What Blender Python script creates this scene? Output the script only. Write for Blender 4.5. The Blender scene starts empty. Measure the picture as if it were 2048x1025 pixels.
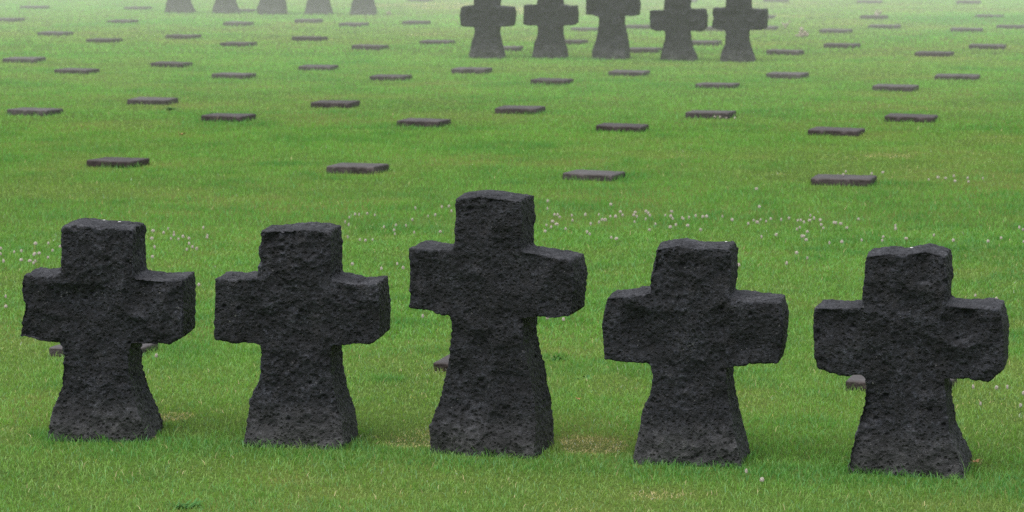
import bpy, bmesh, math, random
import numpy as np
from mathutils import Vector, Matrix

random.seed(7)
rng = np.random.default_rng(11)
scene = bpy.context.scene
col = scene.collection

# ------------------------------------------------------------------ camera model
H = 2.2                      # eye height
F = 5690.0                   # focal length in pixels of a 2048 wide frame (100 mm lens)
PITCH = math.atan(752.5 / F)
YAW = math.radians(12.5)     # the grave rows run slightly towards the viewer on the right
CP, SP = math.cos(PITCH), math.sin(PITCH)


def ray(px, py):
    x, y, z = (px - 1024) / F, -(py - 512.5) / F, -1.0
    # camera looks along +Y, pitched down
    return np.array([x, y * SP + CP, y * CP - SP])


def ground(px, py):
    d = ray(px, py)
    t = -H / d[2]
    return float(d[0] * t), float(d[1] * t)


# ------------------------------------------------------------------ numpy noise
def _h(ix, iy, iz, s):
    n = (ix.astype(np.int64) * 374761393 + iy.astype(np.int64) * 668265263 + iz.astype(np.int64) * 2147483647 + s * 974634777)
    n = (n ^ (n >> 13)) * 1274126177
    n = n & 0x7fffffff
    n = (n ^ (n >> 16))
    return (n & 0xffff) / 65535.0


def vnoise(p, s=0):
    """value noise in [-1, 1]; p is (n, 3)"""
    i = np.floor(p)
    f = p - i
    u = f * f * f * (f * (f * 6 - 15) + 10)
    i = i.astype(np.int64)
    out = 0
    for dx in (0, 1):
        wx = u[:, 0] if dx else 1 - u[:, 0]
        for dy in (0, 1):
            wy = u[:, 1] if dy else 1 - u[:, 1]
            for dz in (0, 1):
                wz = u[:, 2] if dz else 1 - u[:, 2]
                out = out + wx * wy * wz * _h(i[:, 0] + dx, i[:, 1] + dy, i[:, 2] + dz, s)
    return out * 2 - 1


def fbm(p, octaves=3, s=0, gain=0.5):
    a, o, t = 1.0, 0, 0
    for k in range(octaves):
        o = o + a * vnoise(p * (2.03 ** k) + 17.3 * k, s + k)
        t += a
        a *= gain
    return o / t


def noise2(x, y, scale, octaves=3, s=0):
    p = np.stack([x / scale, y / scale, np.zeros_like(x) + 0.37], 1)
    return fbm(p, octaves, s)


def und(x, y):
    """gentle unevenness of the lawn"""
    x = np.atleast_1d(np.asarray(x, float)); y = np.atleast_1d(np.asarray(y, float))
    fade = np.clip(1 - (np.abs(x) - 18) / 10, 0, 1) * np.clip((62 - y) / 10, 0, 1) * np.clip((y - 1) / 3, 0, 1)
    return noise2(x, y, 2.2, 2, 5) * 0.016 * fade


def smooth(a, b, x):
    t = np.clip((x - a) / (b - a), 0, 1)
    return t * t * (3 - 2 * t)


# ------------------------------------------------------------------ materials
def mat(name):
    m = bpy.data.materials.new(name)
    m.use_nodes = True
    nt = m.node_tree
    nt.nodes.clear()
    return m, nt, nt.nodes, nt.links


def node(ns, kind, **kw):
    n = ns.new(kind)
    for k, v in kw.items():
        if k in n.inputs:
            n.inputs[k].default_value = v
        else:
            setattr(n, k, v)
    return n


def ramp(ns, stops):
    r = ns.new('ShaderNodeValToRGB')
    el = r.color_ramp.elements
    el[0].position, el[0].color = stops[0][0], (*stops[0][1], 1)
    el[1].position, el[1].color = stops[-1][0], (*stops[-1][1], 1)
    for p, c in stops[1:-1]:
        e = el.new(p)
        e.color = (*c, 1)
    return r


def basalt_material():
    m, nt, ns, L = mat('basalt')
    out = node(ns, 'ShaderNodeOutputMaterial')
    b = node(ns, 'ShaderNodeBsdfPrincipled', Roughness=0.62)
    b.inputs['Specular IOR Level'].default_value = 0.45
    tc = node(ns, 'ShaderNodeTexCoord')
    oi = node(ns, 'ShaderNodeObjectInfo')
    add = node(ns, 'ShaderNodeVectorMath', operation='ADD')
    sc = node(ns, 'ShaderNodeVectorMath', operation='SCALE')
    sc.inputs['Scale'].default_value = 9.0
    L.new(oi.outputs['Location'], sc.inputs[0])
    L.new(tc.outputs['Object'], add.inputs[0])
    L.new(sc.outputs[0], add.inputs[1])
    v = add.outputs[0]
    n1 = node(ns, 'ShaderNodeTexNoise', Scale=7.0, Detail=6.0, Roughness=0.6)
    n2 = node(ns, 'ShaderNodeTexNoise', Scale=85.0, Detail=5.0, Roughness=0.75)
    n3 = node(ns, 'ShaderNodeTexNoise', Scale=230.0, Detail=3.0, Roughness=0.7)
    n4 = node(ns, 'ShaderNodeTexNoise', Scale=16.0, Detail=4.0, Roughness=0.6)
    vo = node(ns, 'ShaderNodeTexVoronoi', Scale=55.0)
    vo2 = node(ns, 'ShaderNodeTexVoronoi', Scale=110.0)
    for n in (n1, n2, n3, n4, vo, vo2):
        L.new(v, n.inputs['Vector'])
    r1 = ramp(ns, [(0.30, (0.0090, 0.0099, 0.0138)), (0.52, (0.0148, 0.0162, 0.0216)), (0.72, (0.030, 0.032, 0.0395))])
    L.new(n1.outputs['Fac'], r1.inputs['Fac'])
    # fine mottling
    r2 = ramp(ns, [(0.38, (0.15, 0.15, 0.16)), (0.52, (0.85, 0.85, 0.87)), (0.65, (2.9, 2.87, 2.82))])
    L.new(n2.outputs['Fac'], r2.inputs['Fac'])
    mx = node(ns, 'ShaderNodeMix', data_type='RGBA', blend_type='MULTIPLY')
    mx.inputs[0].default_value = 0.85
    L.new(r1.outputs['Color'], mx.inputs[6]); L.new(r2.outputs['Color'], mx.inputs[7])
    # pale mineral and lichen flecks
    rf = ramp(ns, [(0.62, (0, 0, 0)), (0.70, (1, 1, 1))])
    L.new(n3.outputs['Fac'], rf.inputs['Fac'])
    mf = node(ns, 'ShaderNodeMix', data_type='RGBA')
    mf.inputs[7].default_value = (0.14, 0.137, 0.135, 1)
    ml = node(ns, 'ShaderNodeMath', operation='MULTIPLY')
    ml.inputs[1].default_value = 0.7
    L.new(rf.outputs['Color'], ml.inputs[0])
    L.new(ml.outputs[0], mf.inputs[0]); L.new(mx.outputs[2], mf.inputs[6])
    # brownish stains
    rb = ramp(ns, [(0.55, (0, 0, 0)), (0.75, (1, 1, 1))])
    L.new(n4.outputs['Fac'], rb.inputs['Fac'])
    mb = node(ns, 'ShaderNodeMix', data_type='RGBA')
    mb.inputs[7].default_value = (0.032, 0.029, 0.030, 1)
    m5 = node(ns, 'ShaderNodeMath', operation='MULTIPLY')
    m5.inputs[1].default_value = 0.55
    L.new(rb.outputs['Color'], m5.inputs[0]); L.new(m5.outputs[0], mb.inputs[0])
    L.new(mf.outputs[2], mb.inputs[6])
    # rain splash dust on the lowest hand's breadth
    sx = node(ns, 'ShaderNodeSeparateXYZ')
    L.new(tc.outputs['Object'], sx.inputs[0])
    mr = node(ns, 'ShaderNodeMapRange')
    mr.inputs['From Min'].default_value = 0.02; mr.inputs['From Max'].default_value = 0.19
    mr.inputs['To Min'].default_value = 0.75; mr.inputs['To Max'].default_value = 0.0
    L.new(sx.outputs['Z'], mr.inputs['Value'])
    md = node(ns, 'ShaderNodeMix', data_type='RGBA')
    md.inputs[7].default_value = (0.074, 0.072, 0.073, 1)
    L.new(mr.outputs[0], md.inputs[0]); L.new(mb.outputs[2], md.inputs[6])
    # pores
    rp = ramp(ns, [(0.20, (0.10, 0.10, 0.10)), (0.34, (1, 1, 1))])
    L.new(vo.outputs['Distance'], rp.inputs['Fac'])
    mp = node(ns, 'ShaderNodeMix', data_type='RGBA', blend_type='MULTIPLY')
    mp.inputs[0].default_value = 0.8
    L.new(md.outputs[2], mp.inputs[6]); L.new(rp.outputs['Color'], mp.inputs[7])
    # worn pale ridges, darker hollows; sky brightness painted onto the upper sides
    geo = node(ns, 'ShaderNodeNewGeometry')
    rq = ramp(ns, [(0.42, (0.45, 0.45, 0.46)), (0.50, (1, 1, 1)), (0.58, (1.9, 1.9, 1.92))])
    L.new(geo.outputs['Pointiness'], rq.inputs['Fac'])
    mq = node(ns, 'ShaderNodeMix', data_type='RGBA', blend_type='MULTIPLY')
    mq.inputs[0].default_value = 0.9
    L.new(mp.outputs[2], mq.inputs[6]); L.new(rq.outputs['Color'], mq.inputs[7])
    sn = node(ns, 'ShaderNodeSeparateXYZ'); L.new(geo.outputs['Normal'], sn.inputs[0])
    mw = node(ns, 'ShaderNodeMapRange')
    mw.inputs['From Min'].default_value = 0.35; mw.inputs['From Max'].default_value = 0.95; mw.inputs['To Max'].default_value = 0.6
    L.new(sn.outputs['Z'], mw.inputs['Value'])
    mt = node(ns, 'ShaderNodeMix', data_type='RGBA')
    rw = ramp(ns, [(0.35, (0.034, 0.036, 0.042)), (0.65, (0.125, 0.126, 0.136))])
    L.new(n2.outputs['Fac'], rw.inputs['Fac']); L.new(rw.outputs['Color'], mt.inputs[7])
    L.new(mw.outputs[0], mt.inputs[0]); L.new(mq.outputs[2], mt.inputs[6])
    vr = node(ns, 'ShaderNodeMapRange')
    vr.inputs['To Min'].default_value = 0.88; vr.inputs['To Max'].default_value = 1.14
    L.new(oi.outputs['Random'], vr.inputs['Value'])
    n6 = node(ns, 'ShaderNodeTexNoise', Scale=13.0, Detail=5.0, Roughness=0.68)
    n7 = node(ns, 'ShaderNodeTexNoise', Scale=105.0, Detail=2.0, Roughness=0.5)
    n8 = node(ns, 'ShaderNodeTexNoise', Scale=9.0, Detail=2.0)
    for n in (n6, n7, n8): L.new(v, n.inputs['Vector'])
    r6 = ramp(ns, [(0.36, (0.50, 0.50, 0.51)), (0.5, (0.95, 0.95, 0.96)), (0.64, (1.65, 1.63, 1.61))])
    L.new(n6.outputs['Fac'], r6.inputs['Fac'])
    m6 = node(ns, 'ShaderNodeMix', data_type='RGBA', blend_type='MULTIPLY')
    m6.inputs[0].default_value = 0.9
    L.new(mt.outputs[2], m6.inputs[6]); L.new(r6.outputs['Color'], m6.inputs[7])
    r7 = ramp(ns, [(0.69, (0, 0, 0)), (0.74, (1, 1, 1))]); L.new(n7.outputs['Fac'], r7.inputs['Fac'])
    r8 = ramp(ns, [(0.45, (0, 0, 0)), (0.62, (1, 1, 1))]); L.new(n8.outputs['Fac'], r8.inputs['Fac'])
    m7 = node(ns, 'ShaderNodeMath', operation='MULTIPLY')
    L.new(r7.outputs['Color'], m7.inputs[0]); L.new(r8.outputs['Color'], m7.inputs[1])
    m8 = node(ns, 'ShaderNodeMix', data_type='RGBA')
    m8.inputs[7].default_value = (0.20, 0.195, 0.19, 1)
    L.new(m7.outputs[0], m8.inputs[0]); L.new(m6.outputs[2], m8.inputs[6])
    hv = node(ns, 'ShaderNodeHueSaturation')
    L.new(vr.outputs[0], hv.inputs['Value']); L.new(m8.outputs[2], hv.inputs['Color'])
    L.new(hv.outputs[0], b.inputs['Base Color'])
    # bump
    s1 = node(ns, 'ShaderNodeMath', operation='MULTIPLY_ADD')
    s1.inputs[1].default_value = 0.9
    L.new(n2.outputs['Fac'], s1.inputs[0])
    s2 = node(ns, 'ShaderNodeMath', operation='MULTIPLY')
    s2.inputs[1].default_value = 0.4
    L.new(n3.outputs['Fac'], s2.inputs[0]); L.new(s2.outputs[0], s1.inputs[2])
    s3 = node(ns, 'ShaderNodeMath', operation='MULTIPLY_ADD')
    s3.inputs[1].default_value = 0.45
    rp2 = ramp(ns, [(0.08, (0, 0, 0)), (0.3, (1, 1, 1))])
    L.new(vo2.outputs['Distance'], rp2.inputs['Fac'])
    L.new(rp2.outputs['Color'], s3.inputs[0]); L.new(s1.outputs[0], s3.inputs[2])
    s4 = node(ns, 'ShaderNodeMath', operation='MULTIPLY_ADD')
    s4.inputs[1].default_value = 0.8
    L.new(rp.outputs['Color'], s4.inputs[0]); L.new(s3.outputs[0], s4.inputs[2])
    bp = node(ns, 'ShaderNodeBump', Strength=1.0, Distance=0.013)
    L.new(s4.outputs[0], bp.inputs['Height'])
    L.new(bp.outputs[0], b.inputs['Normal'])
    L.new(b.outputs[0], out.inputs[0])
    return m


def slab_material():
    m, nt, ns, L = mat('plum_grey_stone')
    out = node(ns, 'ShaderNodeOutputMaterial')
    b = node(ns, 'ShaderNodeBsdfPrincipled', Roughness=0.62)
    b.inputs['Specular IOR Level'].default_value = 0.4
    tc = node(ns, 'ShaderNodeTexCoord'); oi = node(ns, 'ShaderNodeObjectInfo')
    add = node(ns, 'ShaderNodeVectorMath', operation='ADD')
    L.new(oi.outputs['Location'], add.inputs[1]); L.new(tc.outputs['Object'], add.inputs[0])
    n1 = node(ns, 'ShaderNodeTexNoise', Scale=9.0, Detail=6.0, Roughness=0.65)
    n2 = node(ns, 'ShaderNodeTexNoise', Scale=80.0, Detail=3.0)
    L.new(add.outputs[0], n1.inputs['Vector']); L.new(add.outputs[0], n2.inputs['Vector'])
    r = ramp(ns, [(0.3, (0.036, 0.027, 0.027)), (0.5, (0.058, 0.044, 0.044)), (0.7, (0.090, 0.071, 0.070))])
    L.new(n1.outputs['Fac'], r.inputs['Fac'])
    r2 = ramp(ns, [(0.3, (0.6, 0.6, 0.6)), (0.7, (1.35, 1.33, 1.33))])
    L.new(n2.outputs['Fac'], r2.inputs['Fac'])
    mx = node(ns, 'ShaderNodeMix', data_type='RGBA', blend_type='MULTIPLY')
    mx.inputs[0].default_value = 1.0
    L.new(r.outputs['Color'], mx.inputs[6]); L.new(r2.outputs['Color'], mx.inputs[7])
    # pale upper side: lichen, plus sky light painted into the colour
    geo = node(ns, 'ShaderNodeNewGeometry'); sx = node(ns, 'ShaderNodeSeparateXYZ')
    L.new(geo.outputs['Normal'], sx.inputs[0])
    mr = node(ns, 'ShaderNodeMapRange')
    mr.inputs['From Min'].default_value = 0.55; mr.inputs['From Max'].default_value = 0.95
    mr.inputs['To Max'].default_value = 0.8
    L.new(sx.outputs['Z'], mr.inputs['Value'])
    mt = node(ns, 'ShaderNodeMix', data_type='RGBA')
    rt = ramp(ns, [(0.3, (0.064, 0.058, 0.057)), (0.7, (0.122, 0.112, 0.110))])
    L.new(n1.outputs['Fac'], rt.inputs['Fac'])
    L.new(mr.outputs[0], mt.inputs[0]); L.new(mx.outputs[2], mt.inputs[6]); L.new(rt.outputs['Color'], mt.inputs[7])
    # each stone a little lighter, darker or redder than the next
    mh = node(ns, 'ShaderNodeHueSaturation')
    mv = node(ns, 'ShaderNodeMapRange')
    mv.inputs['To Min'].default_value = 0.78; mv.inputs['To Max'].default_value = 1.3
    ms = node(ns, 'ShaderNodeMapRange')
    ms.inputs['To Min'].default_value = 1.35; ms.inputs['To Max'].default_value = 0.7
    L.new(oi.outputs['Random'], mv.inputs['Value']); L.new(mv.outputs[0], mh.inputs['Value'])
    L.new(oi.outputs['Random'], ms.inputs['Value']); L.new(ms.outputs[0], mh.inputs['Saturation'])
    L.new(mt.outputs[2], mh.inputs['Color'])
    L.new(mh.outputs[0], b.inputs['Base Color'])
    bp = node(ns, 'ShaderNodeBump', Strength=0.6, Distance=0.006)
    L.new(n2.outputs['Fac'], bp.inputs['Height']); L.new(bp.outputs[0], b.inputs['Normal'])
    L.new(b.outputs[0], out.inputs[0])
    return m


def grass_material():
    m, nt, ns, L = mat('grass_blade')
    out = node(ns, 'ShaderNodeOutputMaterial')
    at = node(ns, 'ShaderNodeAttribute', attribute_name='tint')
    d = node(ns, 'ShaderNodeBsdfDiffuse')
    t = node(ns, 'ShaderNodeBsdfTranslucent')
    g = node(ns, 'ShaderNodeBsdfGlossy', Roughness=0.6)
    g.inputs['Color'].default_value = (0.9, 0.95, 1.0, 1)
    L.new(at.outputs['Color'], d.inputs['Color'])
    br = node(ns, 'ShaderNodeMix', data_type='RGBA', blend_type='MULTIPLY')
    br.inputs[0].default_value = 1.0
    br.inputs[7].default_value = (1.1, 1.25, 0.6, 1)
    L.new(at.outputs['Color'], br.inputs[6]); L.new(br.outputs[2], t.inputs['Color'])
    m1 = node(ns, 'ShaderNodeMixShader'); m1.inputs[0].default_value = 0.45
    L.new(d.outputs[0], m1.inputs[1]); L.new(t.outputs[0], m1.inputs[2])
    m2 = node(ns, 'ShaderNodeMixShader'); m2.inputs[0].default_value = 0.028
    L.new(m1.outputs[0], m2.inputs[1]); L.new(g.outputs[0], m2.inputs[2])
    L.new(m2.outputs[0], out.inputs[0])
    return m


def lawn_material():
    m, nt, ns, L = mat('lawn_soil_and_thatch')
    out = node(ns, 'ShaderNodeOutputMaterial')
    b = node(ns, 'ShaderNodeBsdfPrincipled', Roughness=0.95)
    b.inputs['Specular IOR Level'].default_value = 0.1
    tc = node(ns, 'ShaderNodeTexCoord')
    n1 = node(ns, 'ShaderNodeTexNoise', Scale=0.7, Detail=6.0, Roughness=0.65)
    n2 = node(ns, 'ShaderNodeTexNoise', Scale=45.0, Detail=4.0, Roughness=0.7)
    L.new(tc.outputs['Object'], n1.inputs['Vector']); L.new(tc.outputs['Object'], n2.inputs['Vector'])
    r = ramp(ns, [(0.3, (0.09, 0.155, 0.034)), (0.5, (0.12, 0.20, 0.044)), (0.7, (0.18, 0.21, 0.06))])
    L.new(n1.outputs['Fac'], r.inputs['Fac'])
    r2 = ramp(ns, [(0.3, (0.45, 0.45, 0.4)), (0.7, (1.35, 1.3, 1.2))])
    L.new(n2.outputs['Fac'], r2.inputs['Fac'])
    mx = node(ns, 'ShaderNodeMix', data_type='RGBA', blend_type='MULTIPLY')
    mx.inputs[0].default_value = 1.0
    L.new(r.outputs['Color'], mx.inputs[6]); L.new(r2.outputs['Color'], mx.inputs[7])
    L.new(mx.outputs[2], b.inputs['Base Color'])
    bp = node(ns, 'ShaderNodeBump', Strength=0.8, Distance=0.03)
    L.new(n2.outputs['Fac'], bp.inputs['Height']); L.new(bp.outputs[0], b.inputs['Normal'])
    L.new(b.outputs[0], out.inputs[0])
    return m


def simple_material(name, c0, c1, scale, rough=0.8, translucent=0.0):
    m, nt, ns, L = mat(name)
    out = node(ns, 'ShaderNodeOutputMaterial')
    b = node(ns, 'ShaderNodeBsdfPrincipled', Roughness=rough)
    b.inputs['Specular IOR Level'].default_value = 0.2
    tc = node(ns, 'ShaderNodeTexCoord')
    n = node(ns, 'ShaderNodeTexNoise', Scale=scale, Detail=3.0)
    L.new(tc.outputs['Object'], n.inputs['Vector'])
    r = ramp(ns, [(0.35, c0), (0.65, c1)])
    L.new(n.outputs['Fac'], r.inputs['Fac'])
    L.new(r.outputs['Color'], b.inputs['Base Color'])
    L.new(b.outputs[0], out.inputs[0])
    return m


def mist_material(name, density):
    m, nt, ns, L = mat(name)
    out = node(ns, 'ShaderNodeOutputMaterial')
    v = node(ns, 'ShaderNodeVolumeScatter', Density=density, Anisotropy=0.0)
    v.inputs['Color'].default_value = (0.97, 0.985, 0.95, 1)
    e = node(ns, 'ShaderNodeEmission', Strength=density * 0.36)     # added glow standing in for light scattered many times inside the mist
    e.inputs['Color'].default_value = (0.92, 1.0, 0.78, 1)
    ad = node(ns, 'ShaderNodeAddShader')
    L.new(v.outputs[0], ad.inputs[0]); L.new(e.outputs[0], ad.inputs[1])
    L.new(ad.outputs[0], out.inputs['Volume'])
    return m


M_BASALT = basalt_material()
M_SLAB = slab_material()
M_GRASS = grass_material()
M_LAWN = lawn_material()
M_PETAL = simple_material('clover_petal', (0.50, 0.40, 0.35), (0.70, 0.65, 0.59), 160.0)
M_STEM = simple_material('clover_stem', (0.07, 0.13, 0.03), (0.10, 0.17, 0.04), 60.0)
M_LEAF = simple_material('weed_leaf', (0.050, 0.150, 0.035), (0.090, 0.23, 0.055), 30.0, 0.6)
M_DRY = simple_material('withered_leaf', (0.30, 0.17, 0.07), (0.50, 0.33, 0.16), 40.0)
M_BLOOM = simple_material('faded_bloom', (0.36, 0.29, 0.23), (0.52, 0.46, 0.38), 40.0)
M_WHITE = simple_material('chalk_white', (0.70, 0.70, 0.68), (0.82, 0.82, 0.80), 90.0)


# ------------------------------------------------------------------ object helpers
def link(name, mesh, label=None, cat=None, group=None, kind=None, loc=(0, 0, 0), rz=0.0):
    o = bpy.data.objects.new(name, mesh)
    col.objects.link(o)
    o.location = loc
    o.rotation_euler = (0, 0, rz)
    if label: o['label'] = label
    if cat: o['category'] = cat
    if group: o['group'] = group
    if kind: o['kind'] = kind
    return o


def fast_mesh(name, verts, loops, starts, mats, smooth_faces=True, mat_index=None):
    me = bpy.data.meshes.new(name)
    me.vertices.add(len(verts))
    me.vertices.foreach_set('co', np.asarray(verts, np.float32).ravel())
    me.loops.add(len(loops))
    me.loops.foreach_set('vertex_index', np.asarray(loops, np.int32))
    me.polygons.add(len(starts))
    me.polygons.foreach_set('loop_start', np.asarray(starts, np.int32))
    if mat_index is not None:
        me.polygons.foreach_set('material_index', np.asarray(mat_index, np.int32))
    me.update(calc_edges=True)
    me.polygons.foreach_set('use_smooth', np.full(len(starts), smooth_faces))
    for m in mats:
        me.materials.append(m)
    me.validate()
    return me


# ------------------------------------------------------------------ basalt crosses
T = 0.23      # thickness of a cross

# outlines of the front faces, measured on the photograph (top left corner first, clockwise)
OUTLINES = [
    [(124, 452), (150, 447), (200, 453), (274, 455), (272, 510), (276, 556), (330, 562), (376, 560), (378, 620), (376, 676), (345, 690), (310, 686), (268, 688), (263, 715), (263, 745), (273, 788), (292, 835), (315, 866), (319, 882),
     (97, 880), (98, 858), (113, 820), (128, 778), (131, 735), (131, 693), (119, 685), (85, 684), (40, 673), (44, 650), (52, 612), (42, 580), (46, 551), (90, 553), (126, 549), (127, 500)],
    [(523, 458), (560, 462), (620, 457), (666, 460), (668, 510), (667, 560), (720, 570), (764, 566), (768, 620), (767, 676), (748, 690), (700, 688), (667, 690), (664, 720), (665, 745), (677, 792), (693, 845), (698, 870), (696, 892),
     (491, 886), (492, 860), (506, 796), (524, 760), (526, 725), (525, 687), (470, 688), (429, 679), (431, 620), (429, 557), (470, 561), (521, 557), (522, 510)],
    [(911, 394), (960, 391), (1046, 399), (1049, 450), (1047, 503), (1100, 512), (1150, 521), (1157, 565), (1150, 632), (1120, 636), (1082, 632), (1050, 636), (1051, 690), (1064, 750), (1077, 815), (1083, 860), (1081, 908),
     (866, 903), (866, 850), (880, 812), (896, 755), (903, 705), (907, 645), (900, 632), (858, 622), (818, 616), (821, 560), (818, 496), (870, 500), (911, 499), (913, 450)],
    [(1314, 493), (1360, 489), (1400, 497), (1462, 492), (1464, 550), (1460, 598), (1510, 603), (1562, 606), (1569, 640), (1568, 690), (1560, 728), (1500, 728), (1452, 735), (1454, 770), (1460, 805), (1471, 862), (1488, 897), (1490, 927),
     (1380, 926), (1268, 916), (1268, 892), (1280, 862), (1288, 822), (1304, 788), (1309, 750), (1302, 732), (1294, 727), (1250, 724), (1209, 719), (1207, 690), (1203, 651), (1214, 596), (1260, 593), (1303, 590), (1304, 545)],
    [(1731, 508), (1780, 505), (1805, 510), (1850, 500), (1893, 508), (1895, 560), (1891, 612), (1950, 616), (2001, 617), (2009, 660), (2010, 738), (1981, 763), (1939, 756), (1889, 757), (1890, 800), (1900, 868), (1921, 912), (1941, 938), (1943, 956),
     (1808, 950), (1697, 943), (1695, 928), (1704, 902), (1718, 857), (1727, 817), (1733, 783), (1731, 754), (1722, 748), (1677, 751), (1636, 737), (1629, 712), (1625, 657), (1629, 616), (1680, 618), (1725, 615), (1727, 560)],
]
CROSS_YAW = [math.radians(a_) for a_ in (6.0, 8.0, 14.5, 11.0, 14.0)]
BASES = [(204, 886), (594, 897), (974, 913), (1376, 931), (1812, 954)]   # middle of the foot, front edge


def cross_mesh(idx):
    k_, x0_ = ((.965, 40), (.975, 429), (.975, 817), (.99, 1209), (.995, 1625))[idx]
    outline = [(x0_ + (x - x0_) * k_, y) for x, y in OUTLINES[idx]]
    bx, by = BASES[idx]
    gx, gy = ground(bx, by)
    flare = 0.045
    yw = CROSS_YAW[idx]
    ax = np.array([math.cos(-yw), math.sin(-yw)])        # along the cross arms
    ay = np.array([-ax[1], ax[0]])                         # away from the viewer
    front = np.array([gx, gy]) + ay * flare                # front plane of head and arms
    pts = []
    for px, py in outline:
        d = ray(px, py)
        t = front.dot(ay) / d[:2].dot(ay)
        p = d * t
        pts.append(((p[:2] - front).dot(ax), p[2] + H))
    zmin = min(p[1] for p in pts)
    pts = [(x, z if z > 0.07 else z - 0.07) for x, z in pts]
    bm = bmesh.new()
    fr = [bm.verts.new((x, -T / 2, z)) for x, z in pts]
    bk = [bm.verts.new((x, T / 2, z)) for x, z in pts]
    bm.faces.new(fr)
    bm.faces.new(bk[::-1])
    n = len(pts)
    for i in range(n):
        bm.faces.new((fr[i], bk[i], bk[(i + 1) % n], fr[(i + 1) % n]))
    bmesh.ops.triangulate(bm, faces=bm.faces[:])
    bmesh.ops.recalc_face_normals(bm, faces=bm.faces[:])
    me = bpy.data.meshes.new('raw')
    bm.to_mesh(me); bm.free()
    tmp = bpy.data.objects.new('raw', me)
    col.objects.link(tmp)
    r = tmp.modifiers.new('r', 'REMESH'); r.mode = 'VOXEL'; r.voxel_size = 0.0052
    s = tmp.modifiers.new('s', 'SMOOTH'); s.iterations = 8; s.factor = 0.5
    dg = bpy.context.evaluated_depsgraph_get()
    me2 = bpy.data.meshes.new_from_object(tmp.evaluated_get(dg))
    bpy.data.objects.remove(tmp)
    bpy.data.meshes.remove(me)
    nv = len(me2.vertices)
    co = np.empty(nv * 3, np.float32); me2.vertices.foreach_get('co', co); co = co.reshape(-1, 3).astype(float)
    nr = np.empty(nv * 3, np.float32); me2.vertex_normals.foreach_get('vector', nr); nr = nr.reshape(-1, 3).astype(float)
    x, y, z = co.T
    # the foot swells forwards and backwards, the waist is slightly drawn in
    k = smooth(0.36, 0.02, z)
    y2 = y * (1 + 0.40 * k ** 1.5)
    zt = z.max()
    y2 = y2 * (1 - 0.05 * smooth(zt - 0.25, zt, z))
    # the sides of the shaft are scooped out towards the back
    # worn, slightly domed head
    hx = np.clip(np.abs(x - x[z > zt - 0.1].mean()) / 0.17, 0, 1); hy = np.clip(np.abs(y) / (T / 2), 0, 1)
    z = z - 0.016 * smooth(zt - 0.10, zt, z) * (0.6 * hx ** 2 + 0.6 * hy ** 2 - 0.25)
    q = np.stack([x, y2, z], 1)
    sd = 100 * idx
    # hewn facets: sharp-edged low frequency relief
    p = q + 31.7 * idx
    f1 = fbm(p * 7.5, 2, sd + 1)
    f2 = 1 - np.abs(fbm(p * 15, 3, sd + 11)) * 2.2
    f3 = fbm(p * 38, 3, sd + 21)
    f4 = vnoise(p * 85, sd + 31)
    f5 = vnoise(p * 150, sd + 33)
    rough = 0.65 + 0.5 * vnoise(p * 5, sd + 40)
    f0 = np.abs(fbm(p * np.array([6.0, 6.0, 5.0]), 2, sd + 51))          # broad hewn hollows meeting in ridges
    # the worn arrises are straighter than the broken faces
    face = smooth(0.55, 0.97, np.abs(nr[:, 1]))
    soft = 0.22 + 0.78 * face
    disp = 0.036 * (0.22 - f0) * soft + 0.008 * f1 * soft + 0.0065 * (f2 - 0.35) * rough * soft + 0.0040 * f3 * (0.6 + 0.4 * face) + 0.0023 * f4 * (0.6 + rough) + 0.0014 * f5
    # blow holes of the lava
    npit = 420
    ids = rng.choice(nv, npit, replace=False)
    rad = rng.uniform(0.0045, 0.0088, npit)
    big = rng.random(npit) < 0.05
    rad[big] = rng.uniform(0.009, 0.014, big.sum())
    for c, rr in zip(q[ids], rad):
        near = np.abs(z - c[2]) < rr * 2
        w = np.where(near)[0]
        dd = np.linalg.norm((q[w] - c) * np.array([1, 1, 1.25]), axis=1) / rr
        disp[w] -= 0.8 * rr * np.clip(1.15 - dd * dd, 0, 1)
    q = q + nr * disp[:, None]
    me2.vertices.foreach_set('co', q.astype(np.float32).ravel())
    me2.materials.clear()
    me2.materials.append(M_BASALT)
    me2.polygons.foreach_set('use_smooth', np.ones(len(me2.polygons), bool))
    me2.update()
    me2.name = 'stone_cross'
    centre = front + ay * (T / 2)
    return me2, centre, float(zt)


FOOT = []        # (x, y, half width, half depth, yaw) of everything standing on the lawn
CROSS_LABELS = [
    'rough basalt cross at the left end of the front row, with ragged left arm',
    'rough basalt cross in the front row between the leftmost cross and the tallest cross',
    'tallest basalt cross of the front row, standing in its middle above the four others',
    'rough pitted basalt cross in the front row just right of the tallest one',
    'broad rounded basalt cross at the right end of the front row',
]
cross_meshes = []
cross_info = []
for i in range(5):
    me, c, zt = cross_mesh(i)
    cross_meshes.append(me)
    cross_info.append((c, zt))
    link('stone_cross', me, CROSS_LABELS[i], 'cross', 'front row of five basalt crosses', loc=(c[0], c[1], 0), rz=-CROSS_YAW[i])
    FOOT.append((c[0], c[1], 0.205, 0.135, -CROSS_YAW[i]))

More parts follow.
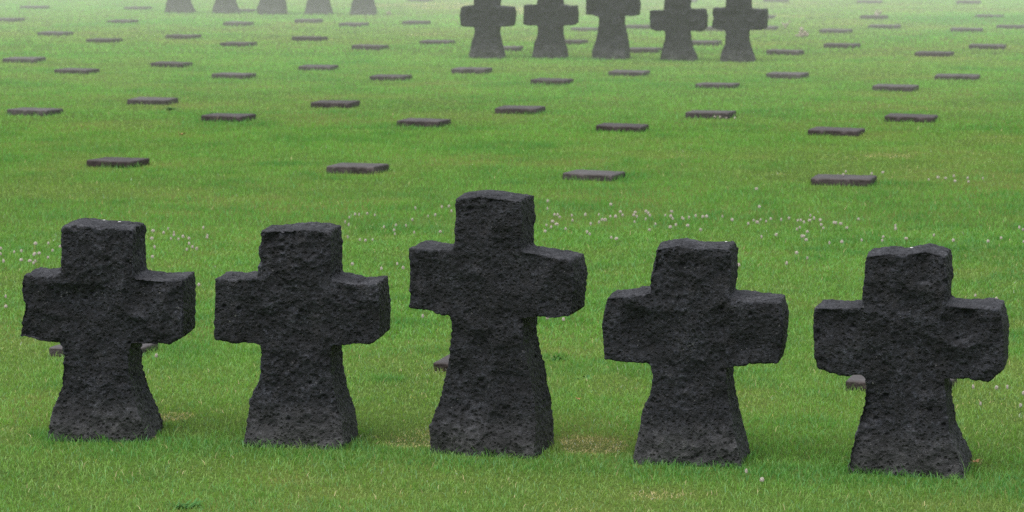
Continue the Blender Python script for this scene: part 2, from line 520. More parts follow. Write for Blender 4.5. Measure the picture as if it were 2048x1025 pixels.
MID = [(970, 117, 3), (1098, 117, 1), (1221, 119, 2), (1354, 122, 4), (1476, 124, 0)]
MID_LABELS = [
    'misty grey cross at the left end of the five in the middle distance',
    'misty grey cross second from left among the five in the middle distance',
    'tallest misty grey cross, its arms at the photo top, in the middle of the five',
    'misty grey cross fourth from left among the five in the middle distance',
    'misty grey cross at the right end of the five in the middle distance',
]
for (px, py, k), lab in zip(MID, MID_LABELS):
    gx, gy = ground(px, py)
    c = np.array([gx, gy]) + np.array([math.sin(YAW), math.cos(YAW)]) * (T / 2 + 0.04)
    o = link('stone_cross', cross_meshes[k], lab, 'cross', 'five crosses in the middle distance', loc=(c[0], c[1], 0), rz=-YAW + random.uniform(-.04, .04))
    o.scale = (random.uniform(.97, 1.02), 1, random.uniform(.98, 1.03))
    FOOT.append((c[0], c[1], 0.205, 0.135, -YAW))
FAR = [(354, 27, 4), (449, 28, 0), (541, 30, 2), (633, 30, 3), (724, 31, 1)]
FAR_LABELS = [
    'pale misty cross shaft cut by the photo top, leftmost of the farthest five',
    'pale misty cross shaft cut by the photo top, second from left of the farthest five',
    'pale misty cross shaft cut by the photo top, in the middle of the farthest five',
    'pale misty cross shaft cut by the photo top, fourth from left of the farthest five',
    'pale misty cross shaft cut by the photo top, rightmost of the farthest five',
]
for (px, py, k), lab in zip(FAR, FAR_LABELS):
    gx, gy = ground(px, py)
    c = np.array([gx, gy]) + np.array([math.sin(YAW), math.cos(YAW)]) * (T / 2 + 0.04)
    o = link('stone_cross', cross_meshes[k], lab, 'cross', 'farthest five crosses', loc=(c[0], c[1], 0), rz=-YAW + random.uniform(-.04, .04))
    o.scale = (random.uniform(.97, 1.02), 1, random.uniform(.98, 1.03))
    FOOT.append((c[0], c[1], 0.205, 0.135, -YAW))

# ------------------------------------------------------------------ flat grave slabs
SW, SD, SH = 0.42, 0.34, 0.052


def slab_mesh(k):
    nx, ny, nz = 44, 46, 9
    bm = bmesh.new()
    bmesh.ops.create_cube(bm, size=1)
    for v in bm.verts:
        v.co = Vector((v.co.x * SW, v.co.y * SD, (v.co.z + 0.5) * (SH + 0.06) - 0.06))
    bmesh.ops.bevel(bm, geom=bm.edges[:], offset=0.008, segments=2, affect='EDGES', profile=0.5)
    me = bpy.data.meshes.new('raw'); bm.to_mesh(me); bm.free()
    tmp = bpy.data.objects.new('raw', me); col.objects.link(tmp)
    r = tmp.modifiers.new('r', 'REMESH'); r.mode = 'VOXEL'; r.voxel_size = 0.0065
    s = tmp.modifiers.new('s', 'SMOOTH'); s.iterations = 2; s.factor = 0.5
    dg = bpy.context.evaluated_depsgraph_get()
    me2 = bpy.data.meshes.new_from_object(tmp.evaluated_get(dg))
    bpy.data.objects.remove(tmp); bpy.data.meshes.remove(me)
    nv = len(me2.vertices)
    co = np.empty(nv * 3, np.float32); me2.vertices.foreach_get('co', co); co = co.reshape(-1, 3).astype(float)
    nr = np.empty(nv * 3, np.float32); me2.vertex_normals.foreach_get('vector', nr); nr = nr.reshape(-1, 3).astype(float)
    p = co + 9.1 * k
    side = 1 - smooth(0.5, 0.9, np.abs(nr[:, 2]))
    d = (0.0012 + 0.0028 * side) * fbm(p * 11, 3, 300 + k) + 0.0010 * vnoise(p * 60, 310 + k)
    # chipped corners and front edge
    for _ in range(4):
        cx = rng.uniform(-SW / 2, SW / 2); cy = -SD / 2 if rng.random() < .7 else SD / 2
        rr = rng.uniform(0.012, 0.03)
        dd = np.linalg.norm(co - np.array([cx, cy, SH]), axis=1) / rr
        d -= 0.4 * rr * np.clip(1 - dd, 0, 1)
    q = co + nr * d[:, None]
    # slight sag or doming of the upper side
    q[:, 2] += 0.003 * vnoise(p * 4, 320 + k) * (q[:, 2] > 0.03)
    me2.vertices.foreach_set('co', q.astype(np.float32).ravel())
    me2.materials.clear(); me2.materials.append(M_SLAB)
    me2.polygons.foreach_set('use_smooth', np.ones(len(me2.polygons), bool))
    me2.update(); me2.name = 'grave_slab'
    return me2


slab_meshes = [slab_mesh(k) for k in range(5)]
ORD = ['leftmost', 'second from left', 'third from left', 'fourth from left', 'fifth from left', 'sixth from left', 'seventh from left', 'eighth from left', 'ninth from left']
ROWS = [
    ('A', 'in the row close behind the front crosses', [(97, 320, 716), (865, 1086, 743), (1690, 1916, 787)]),
    ('B', 'in the nearest open row above the cross heads', [(173, 300, 336), (652, 779, 350), (1124, 1252, 362), (1621, 1754, 374)]),
    ('C', 'in the second open row beyond the front crosses', [(14, 127, 233), (402, 513, 245), (793, 903, 254), (1191, 1298, 264), (1615, 1731, 271)]),
    ('D', 'in the third open row beyond the front crosses', [(254, 357, 211), (621, 721, 217), (989, 1092, 228), (1370, 1473, 236), (1769, 1876, 244)]),
    ('E', 'in the fourth open row beyond the front crosses', [(108, 200, 148), (423, 513, 158), (738, 825, 162), (1060, 1148, 170), (1390, 1480, 178), (1744, 1838, 183)]),
    ('F', 'in the row just in front of the misty five crosses', [(5, 92, 126), (301, 386, 135), (596, 678, 143), (902, 986, 149), (1216, 1301, 153), (1532, 1618, 158), (1869, 1960, 161)]),
    ('G', 'in the row just behind the misty five crosses', [(172, 246, 86), (440, 515, 94), (703, 778, 101), (974, 1047, 104), (1250, 1324, 107), (1532, 1608, 110), (1829, 1908, 113)]),
    ('H', 'in the second row behind the misty five crosses', [(74, 147, 72), (331, 403, 78), (583, 656, 84), (838, 911, 90), (1105, 1177, 90), (1372, 1444, 92), (1647, 1721, 96), (1937, 2012, 99)]),
    ('I', 'in the faint row third behind the misty crosses', [(-16, 50, 44), (214, 278, 48), (446, 508, 53), (677, 739, 55), (1140, 1200, 63), (1404, 1466, 62), (1638, 1705, 66), (1900, 1966, 65)]),
    ('J', 'in the faint row fourth behind the misty crosses', [(590, 645, 48), (804, 862, 51), (1245, 1306, 58), (1500, 1558, 60), (1735, 1802, 58), (1993, 2060, 59)]),
    ('K', 'in the palest row near the photo top', [(40, 100, 19), (248, 305, 21), (462, 508, 25), (1490, 1552, 39), (1720, 1777, 39), (1950, 2008, 38)]),
    ('L', 'at the very top edge of the photo', [(815, 868, 4), (1340, 1396, 6), (1526, 1578, 6), (1714, 1766, 7), (1912, 1962, 9)]),
]
SPECIAL = {
    ('A', 0): 'flat slab seen on both sides of the leftmost front cross shaft',
    ('A', 1): 'flat slab peeping out left of the tallest front cross shaft',
    ('A', 2): 'rounded plum slab behind the shaft of the rightmost front cross',
    ('B', 0): 'dark flat slab overgrown by weeds, {} {}',
    ('B', 3): 'brownish flat slab with clover at its back, {} {}',
    ('D', 3): 'dark flat slab with white clover heads at its right corner, {} {}',
    ('H', 3): 'tilted reddish flat slab left of the misty crosses, {} {}',
}
SLAB_YAW = math.radians(17)
kk = 0
for row, where, items in ROWS:
    for j, (xl, xr, yb) in enumerate(items):
        xc = (xl + xr) / 2
        gx, gy = ground(xc, yb)
        gy += SD / 2 * 0.95
        gx = gx * gy / (gy - SD / 2 * 0.95)
        view = math.atan2(gx, gy)
        yaw = SLAB_YAW + random.uniform(-.05, .05)
        phi = yaw - view
        want = (xr - xl) / F * gy
        w = (want - SD * abs(math.sin(phi))) / math.cos(phi)
        base = 'weathered dark flat slab, {} {}' if (kk % 2) else 'flat plum grey slab, {} {}'
        lab = SPECIAL.get((row, j), base).format(ORD[j], where)
        o = link('grave_slab', slab_meshes[kk % 5], lab, 'grave slab', 'flat grave slabs lying in the lawn', rz=-yaw + (math.pi if kk % 3 == 0 else 0))
        sink = random.uniform(-0.006, 0.004)
        o.location = (gx, gy, float(und(gx, gy)[0]) + sink)
        o.scale = (min(1.22, max(0.85, w / SW)), 1, 0.8 if row == 'A' else 1)
        o.rotation_euler.x = (-1 if not (kk % 3 == 0) else 1) * (random.uniform(.010, .026) if row == 'B' else random.uniform(0.0, .022)); o.rotation_euler.y = random.uniform(-.012, .012)
        FOOT.append((gx, gy, SW / 2 * o.scale[0], SD / 2, -yaw))
        kk += 1

# ------------------------------------------------------------------ lawn sheet
xs = np.unique(np.concatenate([np.linspace(-1500, -60, 13), np.linspace(-60, -20, 9), np.arange(-20, 20.01, 0.4), np.linspace(20, 60, 9), np.linspace(60, 1500, 13)]))
ys = np.unique(np.concatenate([np.linspace(-200, 0, 9), np.arange(0, 64.01, 0.4), np.linspace(64, 120, 9), np.linspace(120, 3000, 17)]))
gx, gy = np.meshgrid(xs, ys)
nxg, nyg = len(xs), len(ys)
vz = und(gx.ravel(), gy.ravel())
verts = np.stack([gx.ravel(), gy.ravel(), vz], 1)
ii, jj = np.meshgrid(np.arange(nxg - 1), np.arange(nyg - 1))
a = (jj * nxg + ii).ravel()
quads = np.stack([a, a + 1, a + nxg + 1, a + nxg], 1)
me = fast_mesh('lawn', verts, quads.ravel(), np.arange(len(quads)) * 4, [M_LAWN])
link('lawn', me, kind='structure')

# ------------------------------------------------------------------ grass
ROWDIR = np.array([math.cos(-YAW), math.sin(-YAW)]); ROWNRM = np.array([-ROWDIR[1], ROWDIR[0]])
ROW0 = np.mean([c for c, _ in cross_info], axis=0)
DRY = [(12, 872, .12, .22, 1.15), (345, 838, .12, .18, .95), (822, 882, .17, .22, 1.1), (1190, 894, .17, .22, 1.2), (1765, 313, .40, .42, .95), (30, 890, .10, .08, 1),
       (1420, 600, .15, .2, .5), (700, 990, .25, .10, .5), (1330, 310, .5, .45, .7), (1230, 770, .16, .3, .55), (820, 800, .12, .2, .5), (1940, 930, .10, .08, .9),
       (610, 900, .10, .05, .9), (1150, 140, .8, .6, .8), (240, 250, .6, .5, .6), (1000, 960, .3, .12, .45), (1300, 130, .7, .5, .75), (1500, 800, .2, .35, .5)]
DRYG = [(*ground(px, py), rx, ry, k) for px, py, rx, ry, k in DRY]
WEED_AND_BAND = [(370, 1014, .10, .06), (240, 336, .22, .14), (500, 1008, .06, .05), (1110, 715, .09, .12), (1250, 355, .3, .3), (1790, 370, .35, .3), (780, 760, .1, .12), (560, 330, .3, .25), (1930, 760, .1, .12), (1980, 40, 2.2, 1.8)]  # last one paints the darker band at the mist edge as lush grass
WEED_AND_BAND_G = [(*ground(px, py), rx, ry) for px, py, rx, ry in WEED_AND_BAND]


def fields(x, y):
    """lushness (0..1), dryness (0..1) at ground points"""
    n1 = noise2(x, y, 1.1, 3, 61); n2 = noise2(x, y, 0.28, 3, 71); n3 = noise2(x, y, 4.5, 2, 81); n4 = noise2(x, y, 0.06, 2, 85)
    dry = smooth(-0.22, 0.62, 0.45 * n1 + 0.30 * n2 + 0.45 * n3 + 0.06)
    lush = smooth(-0.25, 0.5, 0.5 * noise2(x, y, 0.9, 3, 91) + 0.5 * noise2(x, y, 0.22, 2, 95))
    for cx, cy, rx, ry, k_ in DRYG:
        e = np.sqrt(((x - cx) / rx) ** 2 + ((y - cy) / ry) ** 2) + 0.6 * n2 + 0.25 * n4
        dry = np.maximum(dry, k_ * smooth(1.25, 0.45, e))
        lush = lush * (1 - min(k_, 1) * smooth(1.2, 0.4, e))
    for cx, cy, rx, ry in WEED_AND_BAND_G:
        e = np.sqrt(((x - cx) / rx) ** 2 + ((y - cy) / ry) ** 2) + 0.4 * n2
        lush = np.maximum(lush, smooth(1.1, 0.4, e)); dry = dry * smooth(0.4, 1.1, e)
    # uncut strip along the front of the cross row, yellowish mown turf nearer
    v = (x - ROW0[0]) * ROWNRM[0] + (y - ROW0[1]) * ROWNRM[1]
    strip = smooth(-0.50, -0.28, v + 0.09 * n1) * smooth(-0.02, -0.12, v)
    lush = np.maximum(lush, 0.85 * strip); dry = np.where(v < 0, dry * (1 - 0.55 * strip), dry)
    near = smooth(-0.38, -0.62, v + 0.12 * n1)
    dry = np.clip(dry + 0.28 * near + 0.16 * smooth(0.0, 0.5, v) * smooth(3.4, 1.8, v), 0, 1.15)
    return lush, dry


def outside_feet(x, y):
    ok = np.ones(len(x), bool)
    edge = np.full(len(x), 9.0)
    for fx, fy, hw, hd, rz in FOOT:
        w = np.where((np.abs(x - fx) < 1.0) & (np.abs(y - fy) < 1.0))[0]
        if not len(w): continue
        dx, dy = x[w] - fx, y[w] - fy
        c, s = math.cos(rz), math.sin(rz)
        u, v = c * dx + s * dy, -s * dx + c * dy
        d = np.maximum(np.abs(u) - hw, np.abs(v) - hd)
        ok[w] &= d > -0.004
        edge[w] = np.minimum(edge[w], d)
    return ok, edge


def blades(y0, y1, dens, width, height, segs, side):
    area = 0.5 * ((0.36 * y0 + 2 * side) + (0.36 * y1 + 2 * side)) * (y1 - y0)
    n = int(area * dens)
    y = y0 + (y1 - y0) * rng.random(n)
    x = (rng.random(n) - .5) * (0.36 * y1 + 2 * side)
    k = np.abs(x) < 0.18 * y + side
    x, y = x[k], y[k]
    ok, edge = outside_feet(x, y)
    x, y, edge = x[ok], y[ok], edge[ok]
    lush, dry = fields(x, y)
    # thinner where the turf is dry
    keep = rng.random(len(x)) > 0.35 * dry * (dry < 0.8)
    x, y, edge, lush, dry = [a_[keep] for a_ in (x, y, edge, lush, dry)]
    n = len(x)
    rim = smooth(0.07, 0.0, edge)                 # unmown rim at stones
    lush = np.maximum(lush, 0.6 * rim)
    hgt = height * (0.55 + 0.7 * rng.random(n)) * (0.85 + 0.22 * lush - 0.40 * np.clip(dry, 0, 1))
    tall = rng.random(n) < 0.03
    hgt[tall] *= 1.5
    tuft = (edge < 0.045) & (noise2(x, y, 0.05, 1, 41) > -0.05)      # tufts the mower cannot reach
    hgt[tuft] *= 1.45
    hgt *= 1 - 0.2 * smooth(0.85, 1.1, dry)
    wid = width * (0.7 + 0.7 * rng.random(n))
    az = rng.random(n) * 2 * np.pi
    lean = hgt * (0.30 + 0.75 * rng.random(n))
    ldx, ldy = np.cos(az) * lean, np.sin(az) * lean
    fa = rng.random(n) * 2 * np.pi
    wx, wy = np.cos(fa) * wid / 2, np.sin(fa) * wid / 2
    z = und(x, y) - 0.004
    # colour
    fresh = np.array([0.238, 0.485, 0.094]); deep = np.array([0.118, 0.335, 0.068]); olive = np.array([0.365, 0.470, 0.122]); straw = np.array([0.80, 0.64, 0.37])
    l = np.clip(lush + 0.35 * (rng.random(n) - .5), 0, 1)[:, None]
    c = fresh * (1 - l) + deep * l
    d = np.clip(dry + (0.12 + 0.33 * smooth(30, 12, y)) * (rng.random(n) - .5), 0, 1)
    c = c * (1 - d[:, None]) + olive * d[:, None]
    fade = smooth(34, 12, y)
    st = rng.random(n) < np.clip(0.006 * fade + 0.85 * smooth(0.8, 1.1, dry) + 0.03 * fade * smooth(0.25, 0.9, dry), 0, 1)
    c[st] = straw
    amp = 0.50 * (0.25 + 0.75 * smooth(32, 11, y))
    c = c * (1 - amp / 2 + amp * rng.random(n))[:, None] * (1.06 + 0.62 * smooth(20, 48, y))[:, None]  # lit look of the distant lawn painted into the blade colour
    bl = rng.random(n) < 0.03 + 0.08 * smooth(30, 13, y)
    c[bl] = c[bl] * np.array([0.8, 1.0, 1.7])      # bluish blades
    if segs == 2:
        base_l = np.stack([x - wx, y - wy, z], 1); base_r = np.stack([x + wx, y + wy, z], 1)
        m = 0.55
        mx, my, mz = x + ldx * 0.33, y + ldy * 0.33, z + hgt * m
        mid_l = np.stack([mx - wx * .8, my - wy * .8, mz], 1); mid_r = np.stack([mx + wx * .8, my + wy * .8, mz], 1)
        tip = np.stack([x + ldx, y + ldy, z + np.sqrt(np.maximum(hgt ** 2 - 0.6 * lean ** 2, (0.5 * hgt) ** 2))], 1)
        v = np.stack([base_l, base_r, mid_r, mid_l, tip], 1).reshape(-1, 3)
        o = np.arange(n) * 5
        lp = np.stack([o, o + 1, o + 2, o + 3, o + 3, o + 2, o + 4], 1).ravel()
        stt = np.stack([np.arange(n) * 7, np.arange(n) * 7 + 4], 1).ravel()
        cc = np.repeat(c[:, None, :], 5, 1)
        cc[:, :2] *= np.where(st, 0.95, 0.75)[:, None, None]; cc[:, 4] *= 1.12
        return v, lp, stt, cc.reshape(-1, 3)
    base_l = np.stack([x - wx, y - wy, z], 1); base_r = np.stack([x + wx, y + wy, z], 1)
    tip = np.stack([x + ldx * .7, y + ldy * .7, z + hgt], 1)
    v = np.stack([base_l, base_r, tip], 1).reshape(-1, 3)
    o = np.arange(n) * 3
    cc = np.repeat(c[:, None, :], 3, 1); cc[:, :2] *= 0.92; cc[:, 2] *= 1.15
    return v, np.arange(n * 3), o, cc.reshape(-1, 3)


ZONES = [(8.4, 10.2, 13000, .0021, .036, 2, 1.0), (10.2, 13.5, 12000, .0023, .035, 2, 1.0), (13.5, 18, 6500, .0032, .035, 2, 1.0),
         (18, 25, 3200, .0048, .036, 1, 1.2), (25, 36, 1700, .0068, .036, 1, 1.4), (36, 62, 700, .010, .038, 1, 2.0)]
V, LP, ST, CC = [], [], [], []
vo_, lo_ = 0, 0
for zn in ZONES:
    v, lp, stt, cc = blades(*zn)
    V.append(v); LP.append(lp + vo_); ST.append(stt + lo_); CC.append(cc)
    vo_ += len(v); lo_ += len(lp)
V = np.concatenate(V); LP = np.concatenate(LP); ST = np.concatenate(ST); CC = np.concatenate(CC)
me = bpy.data.meshes.new('grass')
me.vertices.add(len(V)); me.vertices.foreach_set('co', V.astype(np.float32).ravel())
me.loops.add(len(LP)); me.loops.foreach_set('vertex_index', LP.astype(np.int32))
me.polygons.add(len(ST)); me.polygons.foreach_set('loop_start', ST.astype(np.int32))
me.update(calc_edges=True)
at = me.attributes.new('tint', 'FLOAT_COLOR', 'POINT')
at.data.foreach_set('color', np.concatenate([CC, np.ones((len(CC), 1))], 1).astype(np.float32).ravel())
me.materials.append(M_GRASS)
link('grass', me, kind='stuff', label='short mown lawn grass with yellowish and lush green patches')
print('blade polys', len(ST))

# ------------------------------------------------------------------ clover flowers


def clover_mesh(k):
    r = random.Random(50 + k)
    bm = bmesh.new()
    h = 0.048 + 0.012 * r.random()
    # bent stem
    prev = None
    bx_, by_ = r.uniform(-.012, .012), r.uniform(-.012, .012)
    for s in range(4):
        f = s / 3
        ring = [bm.verts.new((bx_ * f * f + 0.0011 * math.cos(a), by_ * f * f + 0.0011 * math.sin(a), h * f - .005)) for a in (0, 2.09, 4.19)]
        if prev:
            for q in range(3):
                bm.faces.new((prev[q], prev[(q + 1) % 3], ring[(q + 1) % 3], ring[q])).material_index = 1
        prev = ring
    # head: a ball of small upright florets, the lowest ones drooping
    c = Vector((bx_, by_, h + 0.004))
    for t in range(46):
        zc = 1 - 1.75 * (t + .5) / 46
        rr = math.sqrt(max(0, 1 - zc * zc)); a = t * 2.39996 + r.uniform(-.2, .2)
        d = Vector((rr * math.cos(a), rr * math.sin(a), zc)).normalized()
        tip = c + d * (0.0125 + 0.002 * r.random()) * Vector((1, 1, 1)).length / 1.732 * 1.0
        tip.z = c.z + (tip.z - c.z) * 0.85
        u = d.orthogonal().normalized(); w = d.cross(u)
        root = c + d * 0.003
        s = 0.0032
        ring = [bm.verts.new(root + (tip - root) * 0.75 + (u * math.cos(b) + w * math.sin(b)) * s) for b in (0, 1.57, 3.14, 4.71)]
        tp = bm.verts.new(tip); bt = bm.verts.new(root)
        for q in range(4):
            bm.faces.new((ring[q], ring[(q + 1) % 4], tp))
            bm.faces.new((ring[(q + 1) % 4], ring[q], bt))
    me = bpy.data.meshes.new('clover_flower')
    bm.to_mesh(me); bm.free()
    me.materials.append(M_PETAL); me.materials.append(M_STEM)
    return me


clover_meshes = [clover_mesh(k) for k in range(6)]
Z1 = [(10,575),(5,630),(130,635),(200,615),(355,540),(455,505),(500,600),(490,660),(320,632),(350,638),(380,632),(190,695),(280,703),(345,700),(340,740),(25,718),(50,708),(600,540),(610,690),(1480,470),(1490,410),(1595,420),(1645,378),(1680,403),(1690,440),(1735,472),(1790,480),(1845,478),(1990,380),(2015,455),(2035,440),(1660,478),(1855,548),(1525,580),(1495,665),(1925,575),(1820,590),(1900,560),(1910,930)]
Z2 = [(47,135),(85,128),(115,122),(157,118),(203,120),(450,98),(600,85),(628,86),(650,107),(512,131),(558,130),(417,160),(35,172),(55,190),(258,190),(330,183),(388,193),(325,220),(325,235),(432,230),(580,218),(50,262),(118,268),(155,280),(185,268),(78,405),(340,395),(378,425),(240,430),(1215,55),(1223,97),(1250,128),(1268,124),(1280,135),(1243,165),(1268,190),(1215,190),(1228,207),(1207,220),(1322,205),(1358,127),(1358,162),(1435,133),(1520,122),(1525,150),(1545,160),(1582,127),(1605,147),(1590,62),(1645,105),(1658,117),(1717,103),(1720,122),(1732,137),(1785,110),(1800,125),(1785,145),(1808,130),(1722,162),(1468,192),(1520,178),(1852,180),(1935,195),(1958,185),(1800,207),(1910,125),(1937,133),(1955,145),(2003,138),(1943,97),(1450,235),(1468,247),(1585,257),(1615,268)]
Z3 = [(15,270),(70,312),(115,308),(145,312),(195,305),(218,313),(300,295),(105,358),(178,388),(365,333),(455,342),(490,325),(520,312),(495,340),(553,323),(577,318),(527,255),(636,330),(693,310),(733,320),(765,318),(770,345),(808,297),(808,322),(825,313),(835,318),(872,325),(865,350),(882,368),(745,362),(735,368),(787,383),(765,415),(785,420),(790,437),(603,418),(535,420),(955,335),(988,340),(965,345),(1018,367),(1085,320),(1290,370),(1295,360),(923,457),(995,460),(1115,438),(1228,443),(1240,412),(1365,425),(1522,415),(1628,450),(1845,450),(1910,427),(2028,365),(2040,378),(2045,443),(787,548),(723,512),(668,583),(400,580),(495,150),(1022,48),(1012,75),(1160,65),(1225,52),(1503,85),(1547,82),(1590,78),(1638,82),(1660,97),(1715,90),(1720,97),(1810,85)]
CL = [(x / 4.876, 380 + y / 4.876) for x, y in Z1] + [(680 + x / 2.926, 390 + y / 2.926) for x, y in Z2] + [(1340 + x / 2.893, 330 + y / 2.893) for x, y in Z3]
CL += [(1952, 777), (1986, 780), (2013, 781), (2044, 790), (1962, 807), (2042, 814), (12, 594), (17, 615), (309, 717), (886, 628), (848, 634), (1097, 635), (1127, 638), (1528, 962), (1491, 943),
       (1990, 604), (1948, 590), (1431, 232), (1441, 234), (1456, 236), (1469, 237)]
CLOVER_LABELS = [
    (lambda x, y: 1425 < x < 1475 and y < 245, 'white clover head against the right corner of a dark slab', 'clover heads at the slab corner'),
    (lambda x, y: y < 345 or (x > 1655 and y < 362 and x < 1780), 'white clover head beside the brownish slab at right', 'clover heads by the brownish slab'),
    (lambda x, y: y < 380, 'white clover head right of the brownish slab at right', 'clover heads right of the brownish slab'),
    (lambda x, y: y > 930, 'clover head on the turf in front of the crosses', 'clover heads in front of the crosses'),
    (lambda x, y: y > 740, 'white clover head on the turf right of the rightmost front cross', 'clover heads right of the rightmost front cross'),
    (lambda x, y: y > 570, 'white clover head on the turf at arm height of the front crosses', 'clover heads scattered near the cross arms'),
    (lambda x, y: x < 215, 'white clover head in the drift left of the leftmost front cross', 'clover drift left of the leftmost front cross'),
    (lambda x, y: x < 525, 'white clover head in the drift between the two left front crosses', 'clover drift between the two left front crosses'),
    (lambda x, y: x < 912, 'white clover head in the drift just left of the tallest front cross', 'clover drift left of the tallest front cross'),
    (lambda x, y: x < 1310, 'white clover head in the drift just right of the tallest front cross', 'clover drift right of the tallest front cross'),
    (lambda x, y: x < 1725, 'white clover head in the drift beyond and between the two right front crosses', 'clover drift between the two right front crosses'),
    (lambda x, y: True, 'white clover head in the sparse drift above the rightmost front cross', 'sparse clover above the rightmost front cross'),
]
for k, (px, py) in enumerate(CL):
    gx_, gy_ = ground(px, py + 4)
    # the head sits about 5 cm above the turf
    f = (H - 0.05) / H
    X, Y = ground(px, py)
    X, Y = X * f, Y * f
    for test, lab, grp in CLOVER_LABELS:
        if test(px, py): break
    o = link('clover_flower', clover_meshes[k % 6], lab, 'flower', grp, rz=random.uniform(0, 6.28))
    o.location = (X, Y, float(und(X, Y)[0]))
    s = random.uniform(0.45, 0.9) * (0.8 if py > 560 or 320 < px < 1050 else 1)
    o.scale = (s, s, random.uniform(0.85, 1.1))
    o.rotation_euler.x = random.uniform(-.2, .2)

# ------------------------------------------------------------------ small things


def weed_mesh(seed, n, length, width):
    r = random.Random(seed)
    bm = bmesh.new()
    for k in range(n):
        a = r.uniform(0, 6.28); l = length * r.uniform(.55, 1.1); w = width * r.uniform(.7, 1.2); up = r.uniform(.25, .9)
        d = Vector((math.cos(a), math.sin(a), 0)); s = Vector((-d.y, d.x, 0))
        o = Vector((r.uniform(-.03, .03), r.uniform(-.02, .02), 0))
        prev = None
        for q in range(5):
            f = q / 4
            c = o + d * l * f * (1 - up * .4) + Vector((0, 0, l * (up * f - .55 * up * f * f)))
            ww = w * math.sin(math.pi * (0.12 + 0.88 * f)) if q < 4 else 0.0006
            e = (bm.verts.new(c - s * ww / 2), bm.verts.new(c + s * ww / 2 + Vector((0, 0, .001))))
            if prev: bm.faces.new((prev[0], prev[1], e[1], e[0]))
            prev = e
    me = bpy.data.meshes.new('weed_tuft')
    bm.to_mesh(me); bm.free()
    me.materials.append(M_LEAF)
    for p in me.polygons: p.use_smooth = True
    return me


for px, py, sd, n, ln, wd, lab in [
        (372, 1016, 1, 26, .085, .008, 'dark green weed tuft at the lower photo edge below the leftmost cross'),
        (240, 336, 2, 34, .10, .018, 'leafy weed growing over the front edge of the overgrown slab'),
        (1112, 718, 3, 14, .05, .011, 'dark weed tuft just right of the tallest front cross shaft'),
        (1165, 757, 5, 8, .035, .012, 'small broad leaved weed right of the tallest front cross'),
        (344, 222, 6, 24, .10, .02, 'dark weed tuft right of the leftmost slab in the second open row'),
        (425, 233, 7, 24, .10, .016, 'weed tuft at the left end of a slab in the second open row')]:
    X, Y = ground(px, py)
    link('weed_tuft', weed_mesh(sd, n, ln, wd), lab, 'weed', 'weeds in the lawn', loc=(X, Y, float(und(X, Y)[0])))


def leaf_mesh(seed, size):
    r = random.Random(seed)
    bm = bmesh.new()
    rows = []
    for i in range(8):
        f = i / 7
        w = size * .42 * math.sin(math.pi * (0.06 + .88 * f)) * r.uniform(.8, 1.15)
        x = size * (f - .5); z = 0.25 * size * (4 * (f - .5) ** 2) + .012
        rows.append([bm.verts.new((x, -w, z + .25 * size * r.random())), bm.verts.new((x, 0, z)), bm.verts.new((x, w, z + .25 * size * r.random()))])
    for a_, b_ in zip(rows, rows[1:]):
        for q in range(2):
            bm.faces.new((a_[q], b_[q], b_[q + 1], a_[q + 1]))
    me = bpy.data.meshes.new('fallen_leaf'); bm.to_mesh(me); bm.free()
    me.materials.append(M_DRY)
    for p in me.polygons: p.use_smooth = True
    return me


for px, py, sz, lab in [(364, 279, .062, 'curled orange brown leaf on the turf above the leftmost crosses'),
                        (1157, 812, .024, 'tiny reddish leaf on the turf right of the tallest front cross'),
                        (1950, 943, .04, 'brown leaf at the right foot of the rightmost front cross')]:
    X, Y = ground(px, py)
    link('fallen_leaf', leaf_mesh(int(px), sz), lab, 'leaf', loc=(X, Y, float(und(X, Y)[0]) + .02), rz=random.uniform(-.5, .5))


def bloom_mesh(seed, n, spread, r0):
    r = random.Random(seed)
    bm = bmesh.new()
    for k in range(n):
        c = Vector((r.gauss(0, spread), r.gauss(0, spread * .7), abs(r.gauss(.035, .035)) + .015))
        res = bmesh.ops.create_icosphere(bm, subdivisions=2, radius=r0 * r.uniform(.6, 1.2))
        for v in res['verts']:
            v.co = v.co * (1 + .25 * r.uniform(-1, 1)) + c
    me = bpy.data.meshes.new('faded_bouquet'); bm.to_mesh(me); bm.free()
    me.materials.append(M_BLOOM)
    return me


for px, py, n, spd, r0, lab in [(1604, 75, 22, .032, .022, 'pale pink clump of faded flowers right of the misty crosses'),
                                (1573, 58, 14, .035, .015, 'small brownish flower clump behind the pale pink clump'),
                                (1755, 34, 12, .025, .018, 'pale flowers standing on a far slab near the photo top at right'),
                                (777, 32, 8, .022, .016, 'pale flower clump right of the farthest crosses')]:
    X, Y = ground(px, py)
    link('faded_bouquet', bloom_mesh(int(px), n, spd, r0), lab, 'flowers', loc=(X, Y, 0))


def fleck_mesh(seed, size):
    r = random.Random(seed)
    bm = bmesh.new()
    bmesh.ops.create_icosphere(bm, subdivisions=2, radius=size)
    for v in bm.verts:
        k = 1 + .3 * r.uniform(-1, 1)
        v.co = Vector((v.co.x * k * 1.3, v.co.y * k, v.co.z * .35 * k))
    me = bpy.data.meshes.new('white_fleck'); bm.to_mesh(me); bm.free()
    me.materials.append(M_WHITE)
    for p in me.polygons: p.use_smooth = True
    return me


dgr = bpy.context.evaluated_depsgraph_get()


def top_at(i, lx, ly):
    """height of the top of front cross i at local x, y"""
    me = cross_meshes[i]
    n = len(me.vertices)
    co = np.empty(n * 3, np.float32); me.vertices.foreach_get('co', co); co = co.reshape(-1, 3)
    d = (co[:, 0] - lx) ** 2 + (co[:, 1] - ly) ** 2
    w = np.argsort(d)[:40]
    return float(co[w, 2].max())


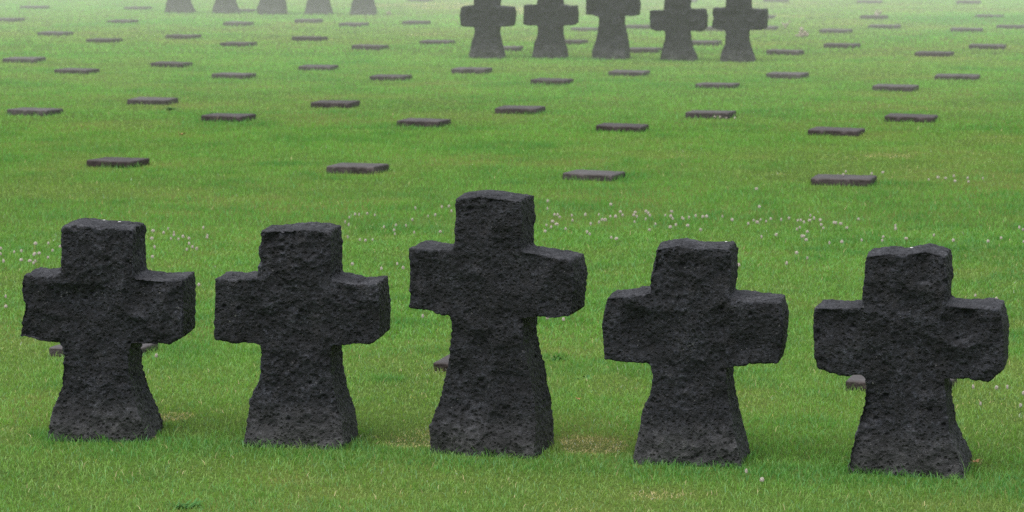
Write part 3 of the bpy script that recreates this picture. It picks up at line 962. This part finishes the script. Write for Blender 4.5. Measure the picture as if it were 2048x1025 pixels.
for i, lx, ly, sz, lab in [(0, .045, .01, .0058, 'white fleck on top of the leftmost front cross'),
                           (0, -.02, .02, .004, 'smaller white fleck on top of the leftmost front cross'),
                           (4, -.012, .0, .0052, 'white fleck on top of the rightmost front cross'),
                           (3, .115, .03, .0045, 'white fleck on top of the front cross right of the tallest')]:
    c = cross_info[i][0]
    z = top_at(i, lx, ly)
    ca, sa = math.cos(-CROSS_YAW[i]), math.sin(-CROSS_YAW[i])
    link('white_fleck', fleck_mesh(int(i * 10 + sz * 1e4), sz), lab, 'fleck', loc=(c[0] + ca * lx - sa * ly, c[1] + sa * lx + ca * ly, z - .0005))

# ------------------------------------------------------------------ mist


def box_mesh(name, x0, x1, y0, y1, z0, z1, m):
    bm = bmesh.new()
    bmesh.ops.create_cube(bm, size=1)
    for v in bm.verts:
        v.co = Vector(((x0, x1)[v.co.x > 0], (y0, y1)[v.co.y > 0], (z0, z1)[v.co.z > 0]))
    me = bpy.data.meshes.new(name); bm.to_mesh(me); bm.free()
    me.materials.append(m)
    return me


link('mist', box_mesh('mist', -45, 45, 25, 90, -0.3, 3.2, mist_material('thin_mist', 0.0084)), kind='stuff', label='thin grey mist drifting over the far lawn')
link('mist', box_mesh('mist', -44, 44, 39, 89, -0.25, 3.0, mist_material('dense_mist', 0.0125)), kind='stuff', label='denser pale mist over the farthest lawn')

# ------------------------------------------------------------------ light
w = bpy.data.worlds.new('World'); scene.world = w; w.use_nodes = True
nt = w.node_tree
bg = nt.nodes['Background']
sky = nt.nodes.new('ShaderNodeTexSky')
sky.sky_type = 'NISHITA'; sky.sun_disc = False
EL, AZ = math.radians(70), math.radians(212)      # sun behind the viewer's left shoulder, hidden by cloud
sky.sun_elevation = EL; sky.sun_rotation = AZ
hs = nt.nodes.new('ShaderNodeHueSaturation'); hs.inputs['Saturation'].default_value = 0.34     # cloud cover greys the blue
nt.links.new(sky.outputs[0], hs.inputs['Color'])
nt.links.new(hs.outputs[0], bg.inputs['Color'])
bg.inputs['Strength'].default_value = 0.15
sun = bpy.data.lights.new('sun', 'SUN')
sun.energy = 3.0; sun.angle = math.radians(55); sun.color = (1, 0.97, 0.93)
so = bpy.data.objects.new('sun', sun); col.objects.link(so)
sd_ = Vector((math.sin(AZ) * math.cos(EL), math.cos(AZ) * math.cos(EL), math.sin(EL)))
so.rotation_euler = (-sd_).to_track_quat('-Z', 'Y').to_euler()

# ------------------------------------------------------------------ camera and render
cam = bpy.data.cameras.new('camera')
cam.sensor_width = 36; cam.lens = 36 * F / 2048
cam.clip_end = 5000; cam.clip_start = 0.1
cam.dof.use_dof = True; cam.dof.focus_distance = 11.3; cam.dof.aperture_fstop = 7.5
co_ = bpy.data.objects.new('camera', cam); col.objects.link(co_)
co_.location = (0, 0, H); co_.rotation_euler = (math.pi / 2 - PITCH, 0, 0)
scene.camera = co_
scene.view_settings.view_transform = 'Standard'; scene.view_settings.look = 'None'; scene.view_settings.exposure = 0
scene.render.engine = 'CYCLES'
scene.cycles.max_bounces = 6; scene.cycles.diffuse_bounces = 4; scene.cycles.transmission_bounces = 4; scene.cycles.volume_bounces = 1
scene.cycles.use_denoising = False
scene.cycles.denoiser = 'OPENIMAGEDENOISE'
scene.cycles.denoising_input_passes = 'RGB_ALBEDO_NORMAL'
